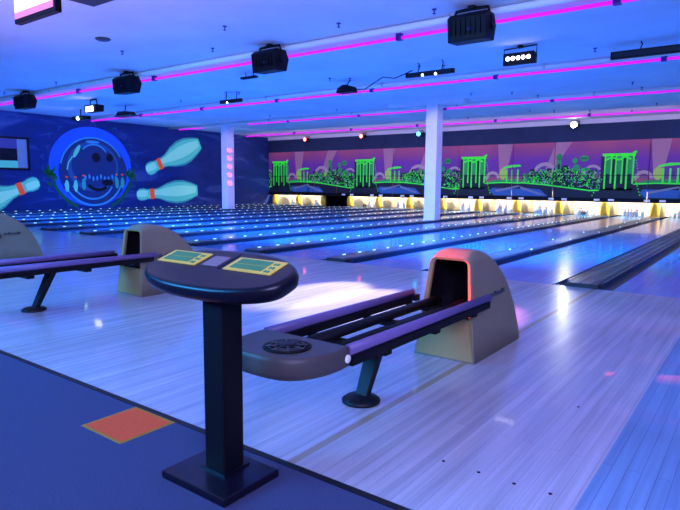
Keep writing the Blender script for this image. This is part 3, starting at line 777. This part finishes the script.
# ------------------------------------------------------------------ ball returns
def ring(wb, wt, z0, z1, r, y, lean=0.0, n=6):
    def W(z): return wb + (wt - wb) * min(1, max(0, z / 0.69))
    L = []
    for i in range(4): z = z0 + (z1 - r - z0) * i / 3; L.append((-W(z), z))
    for i in range(1, n + 1):
        a = PI - PI / 2 * i / n; L.append((-W(z1 - r) + r + r * math.cos(a), z1 - r + r * math.sin(a)))
    R_ = [(-u, v) for u, v in L[::-1]]
    return [(u, y + lean * v, v) for u, v in L + R_]
def make_return(x, label):
    t = thing('ball_return', label, 'ball return', (x, 3.28, 0), 'ball returns on the approach')
    m = MB()
    st = [(0.0, 0.655), (0.06, 0.685), (0.16, 0.695), (0.30, 0.675), (0.45, 0.61), (0.58, 0.52), (0.68, 0.41), (0.75, 0.29), (0.79, 0.17), (0.81, 0.06)]
    rings = []
    for yy, top in st:
        r = min(0.065, top * 0.4)
        sc = 1.0 + 0.02 * math.sin(PI * yy / 0.8)
        rings.append(ring(0.21 * sc, 0.138 * sc, 0, top, r, yy, 0.10 * (1 - yy / 0.8)))
    m.loft(rings, cap0=False)
    inner = ring(0.176, 0.112, 0.27, 0.632, 0.035, 0.0, 0.10)
    inner0 = ring(0.202, 0.130, 0.015, 0.648, 0.055, -0.012, 0.10)
    m.loft([rings[0], inner0], cap0=False, cap1=False)
    h = obj('hood', m, 'hood', t)
    m = MB(); m.loft([inner0, inner], cap0=False, cap1=False, smooth=False)
    m.loft([inner, [(u, v + 0.03, w_) for u, v, w_ in inner]], cap0=False, cap1=False)
    obj('front_face', m, 'hood_rim', h)
    m = MB(); m.loft([[(u, v + 0.025, w_) for u, v, w_ in inner], [(u * 0.9, v + 0.36, w_ if w_ < 0.5 else w_ * 0.97) for u, v, w_ in inner]], cap0=False)
    obj('mouth', m, 'black', h, recalc=False)
    for s in (-1, 1):
        m = MB(); m.lathe([(0.001, 0), (0.03, 0), (0.03, 0.012), (0.001, 0.012)], (s * 0.188 - 0.006, 0.24, 0.37), 12, 'x'); obj('bolt_cover', m, 'grey_mark', h)
        m = MB()
        for k, (a, l) in enumerate(((0.30, 0.05), (0.36, 0.03), (0.40, 0.07), (0.48, 0.04))):
            m.box(s * 0.187 - 0.006, s * 0.187 + 0.006, a, a + l, 0.385, 0.40 + 0.012 * (k % 2))
        obj('worn_emblem', m, 'grey_mark', h)
    # rails
    for s, y1 in ((-1, 0.0), (1, 0.15)):
        m = MB(); m.tube([(s * 0.235, -1.38, 0.415), (s * 0.235, y1, 0.405)], 0.019, 12, sz=1.35)
        r = obj('side_rail', m, 'rail', t)
        m = MB(); m.box(s * 0.235 - 0.02, s * 0.235 + 0.02, -1.37, y1 - 0.03, 0.345, 0.385, 0.004); obj('rail_support', m, 'black', r)
        m = MB(); m.box(min(s * 0.18, s * 0.24), max(s * 0.18, s * 0.24), y1 - 0.06 if s > 0 else -0.05, y1 - 0.02 if s > 0 else 0.0, 0.36, 0.40); obj('rail_bracket', m, 'dark', r)
    for s in (-1, 1):
        m = MB(); m.tube([(s * 0.095, -1.38, 0.362), (s * 0.095, 0.08, 0.362)], 0.026, 10, sx=1.5)
        obj('ball_track', m, 'black', t)
    for yy in (-1.05, -0.55, -0.06):
        m = MB(); m.box(-0.235, 0.235, yy - 0.03, yy + 0.03, 0.315, 0.345, 0.005); obj('cross_bar', m, 'black', t)
    m = MB(); m.box(-0.045, 0.045, -1.28, 0.0, 0.318, 0.335); obj('centre_strip', m, 'dark', t)
    # support post
    m = MB()
    m.loft([[(a * 0.034, -0.92 + b_ * 0.022, 0.02) for a, b_ in ((-1, -1), (1, -1), (1, 1), (-1, 1))],
            [(a * 0.048, -0.76 + b_ * 0.030, 0.33) for a, b_ in ((-1, -1), (1, -1), (1, 1), (-1, 1))]], smooth=False)
    p = obj('support_post', m, 'post', t, bevel=0.006)
    obj('foot', MB().lathe([(0.001, 0), (0.098, 0), (0.100, 0.012), (0.085, 0.024), (0.04, 0.034), (0.001, 0.036)], (0, -0.93, 0), 24), 'post', p)
    # end pod
    top = []
    for i in range(25):
        a = PI + PI * i / 24
        top.append((0.250 * math.copysign(abs(math.cos(a)) ** 0.62, math.cos(a)), -1.42 + 0.28 * math.copysign(abs(math.sin(a)) ** 0.85, math.sin(a))))
    top = [(-0.245, -1.375)] + top + [(0.245, -1.375)]
    cyy = -1.50
    def sc(l, f, z): return [(u * f, cyy + (v - cyy) * f, z) for u, v in l]
    m = MB(); m.loft([sc(top, 0.92, 0.338), sc(top, 0.98, 0.348), sc(top, 1.0, 0.37), sc(top, 1.0, 0.41), sc(top, 0.985, 0.425), sc(top, 0.95, 0.432)])
    pod = obj('end_pod', m, 'pod', t)
    fc = (0.045, -1.545)
    m = MB(); m.lathe([(0.001, 0.432), (0.100, 0.432), (0.102, 0.437), (0.094, 0.440), (0.088, 0.435), (0.001, 0.435)], (fc[0], fc[1], 0), 28); obj('hand_dryer_ring', m, 'black', pod)
    m = MB(); m.lathe([(0.001, 0.436), (0.035, 0.436), (0.033, 0.447), (0.022, 0.450), (0.001, 0.450)], (fc[0], fc[1], 0), 18); obj('hand_dryer_hub', m, 'dark', pod)
    m = MB()
    for k in range(8):
        a = 2 * PI * k / 8; m.tube([(fc[0] + 0.035 * math.cos(a), fc[1] + 0.035 * math.sin(a), 0.441), (fc[0] + 0.09 * math.cos(a), fc[1] + 0.09 * math.sin(a), 0.441)], 0.0035, 5)
    for r_ in (0.055, 0.078):
        m.lathe([(r_ - 0.003, 0.438), (r_, 0.442), (r_ + 0.003, 0.438)], (fc[0], fc[1], 0), 24)
    obj('grille', m, 'grey_mark', pod)
    m = MB(); m.lathe([(0.001, 0), (0.018, 0), (0.018, 0.008), (0.001, 0.008)], (0.246, -1.40, 0.385), 12, 'x'); obj('reset_button', m, 'plate_white', pod)
    return t
br = make_return(-1.60, 'grey ball return with reddish lit hood, nearest, beside the scoring console')
copy_tree(br, (-5.04, 3.28, 0), 'grey ball return partly hidden behind the scoring console top')
copy_tree(br, (-8.62, 3.28, 0), 'grey ball return whose hood is cut off by the left picture edge')

# ------------------------------------------------------------------ scoring console
t = thing('scoring_console', 'black pedestal console with slanted oval keyboard top standing on the carpet', 'console', (-1.595, 1.40, 0))
obj('base_plate', MB().box(-1.755, -1.41, 1.25, 1.525, 0.0, 0.030, 0.005), 'black_gloss', t, world=True)
m = MB(); m.box(-1.648, -1.540, 1.37, 1.47, 0.03, 0.74, 0.008)
obj('column', m, 'black', t, world=True)
obj('column_collar', MB().box(-1.662, -1.526, 1.356, 1.484, 0.030, 0.038), 'black_gloss', t, world=True)
C0 = Vector((-1.645, 1.43, 0.788)); TS = 0.34
def dk(u, v, h): return (C0.x + u, C0.y + v - h * TS, C0.z + v * TS + h)
def oval(f, h, n=48, sq=0.82, dv=0.0):
    out = []
    for i in range(n):
        a = 2 * PI * i / n; c, s = math.cos(a), math.sin(a)
        u = 0.374 * math.copysign(abs(c) ** 0.90, c); v = (0.155 if s > 0 else 0.145) * math.copysign(abs(s) ** sq, s)
        out.append(dk(u * (1 - (1 - f) * 0.42), v * f + dv, h))
    return out
m = MB(); m.loft([oval(0.55, -0.068, dv=0.01), oval(0.80, -0.064), oval(0.95, -0.05), oval(1.0, -0.028), oval(0.985, -0.011), oval(0.94, -0.002), oval(0.86, 0.0)])
top = obj('console_top', m, 'black_gloss', t, world=True)
def quad_panel(name, u0, u1, v0, v1, h0, h1, mt, parent, extra=None):
    m = MB()
    m.loft([[dk(u0, v0, h0), dk(u1, v0, h0), dk(u1, v1, h0), dk(u0, v1, h0)], [dk(u0, v0, h1), dk(u1, v0, h1), dk(u1, v1, h1), dk(u0, v1, h1)]], smooth=False)
    mats = [mt]
    if extra:
        mats.append(extra); m.mi = 1
        n = 13; uw = (u1 - u0) * 0.68; a0 = u0 + (u1 - u0) * 0.10
        for i in range(n):
            for r in range(2):
                a = a0 + uw * i / n; b0 = v0 + (v1 - v0) * (0.14 + 0.40 * r); b1 = b0 + (v1 - v0) * 0.34
                m.loft([[dk(a, b0, h1), dk(a + uw / n * 0.62, b0, h1), dk(a + uw / n * 0.62, b1, h1), dk(a, b1, h1)],
                        [dk(a, b0, h1 + 0.003), dk(a + uw / n * 0.62, b0, h1 + 0.003), dk(a + uw / n * 0.62, b1, h1 + 0.003), dk(a, b1, h1 + 0.003)]], smooth=False)
        for i in range(6):
            a = u0 + (u1 - u0) * (0.83 + 0.06 * (i % 2)); b0 = v0 + (v1 - v0) * (0.1 + 0.28 * (i // 2))
            m.loft([[dk(a, b0, h1), dk(a + 0.008, b0, h1), dk(a + 0.008, b0 + 0.012, h1), dk(a, b0 + 0.012, h1)],
                    [dk(a, b0, h1 + 0.003), dk(a + 0.008, b0, h1 + 0.003), dk(a + 0.008, b0 + 0.012, h1 + 0.003), dk(a, b0 + 0.012, h1 + 0.003)]], smooth=False)
    return obj(name, m, mats, parent, world=True)
quad_panel('keyboard_panel', -0.345, -0.115, 0.0, 0.095, 0.0005, 0.004, 'key_base', top, 'key_teal')
quad_panel('keyboard_panel', 0.045, 0.285, 0.0, 0.095, 0.0005, 0.004, 'key_base', top, 'key_teal')
quad_panel('card_slot', -0.085, 0.0, 0.01, 0.085, 0.0005, 0.0035, 'key_mid', top)
quad_panel('seam_line', 0.012, 0.02, -0.0, 0.12, 0.0005, 0.0025, 'key_line', top)

# ------------------------------------------------------------------ effect lights thrown by the stage fixtures
lamp('approach_beam_light', 'SPOT', (-3.85, 10.4, 3.38), (-3.65, 4.55, 0), 9000, (1.0, 0.86, 1.0), 0.03, cone=0.15, blend=0.6)
lamp('approach_beam_light', 'SPOT', (-3.75, 10.4, 3.38), (-3.05, 4.35, 0), 9000, (1.0, 0.80, 0.98), 0.03, cone=0.15, blend=0.6)
lamp('red_hood_light', 'SPOT', (-7.5, 0.5, 3.3), (-1.68, 3.33, 0.53), 16000, (1.0, 0.05, 0.04), 0.05, cone=0.075, blend=0.8)

lamp('pink_floor_light', 'SPOT', (-3.65, 10.4, 3.38), (-1.85, 4.75, 0), 1500, (1.0, 0.25, 0.75), 0.03, cone=0.10, blend=0.9)
lamp('pillar_light', 'SPOT', (-5.85, 10.8, 3.35), (-8.4, 16.1, 1.7), 900, (1.0, 0.72, 0.80), 0.05, cone=0.62, blend=0.5)
lamp('pillar_light', 'SPOT', (-12.35, 11.3, 3.35), (-18.59, 17.0, 1.7), 1300, (1.0, 0.72, 0.80), 0.05, cone=0.42, blend=0.5)
# red laser dashes cast on the far pillar
for zz in (2.52, 2.2, 1.85, 1.5, 1.15):
    lamp('red_dash_light', 'SPOT', (-12.5, 11.3, 3.33), (-18.40, 16.93, zz), 12000, (1.0, 0.05, 0.12), 0.004, cone=0.028, blend=0.6)
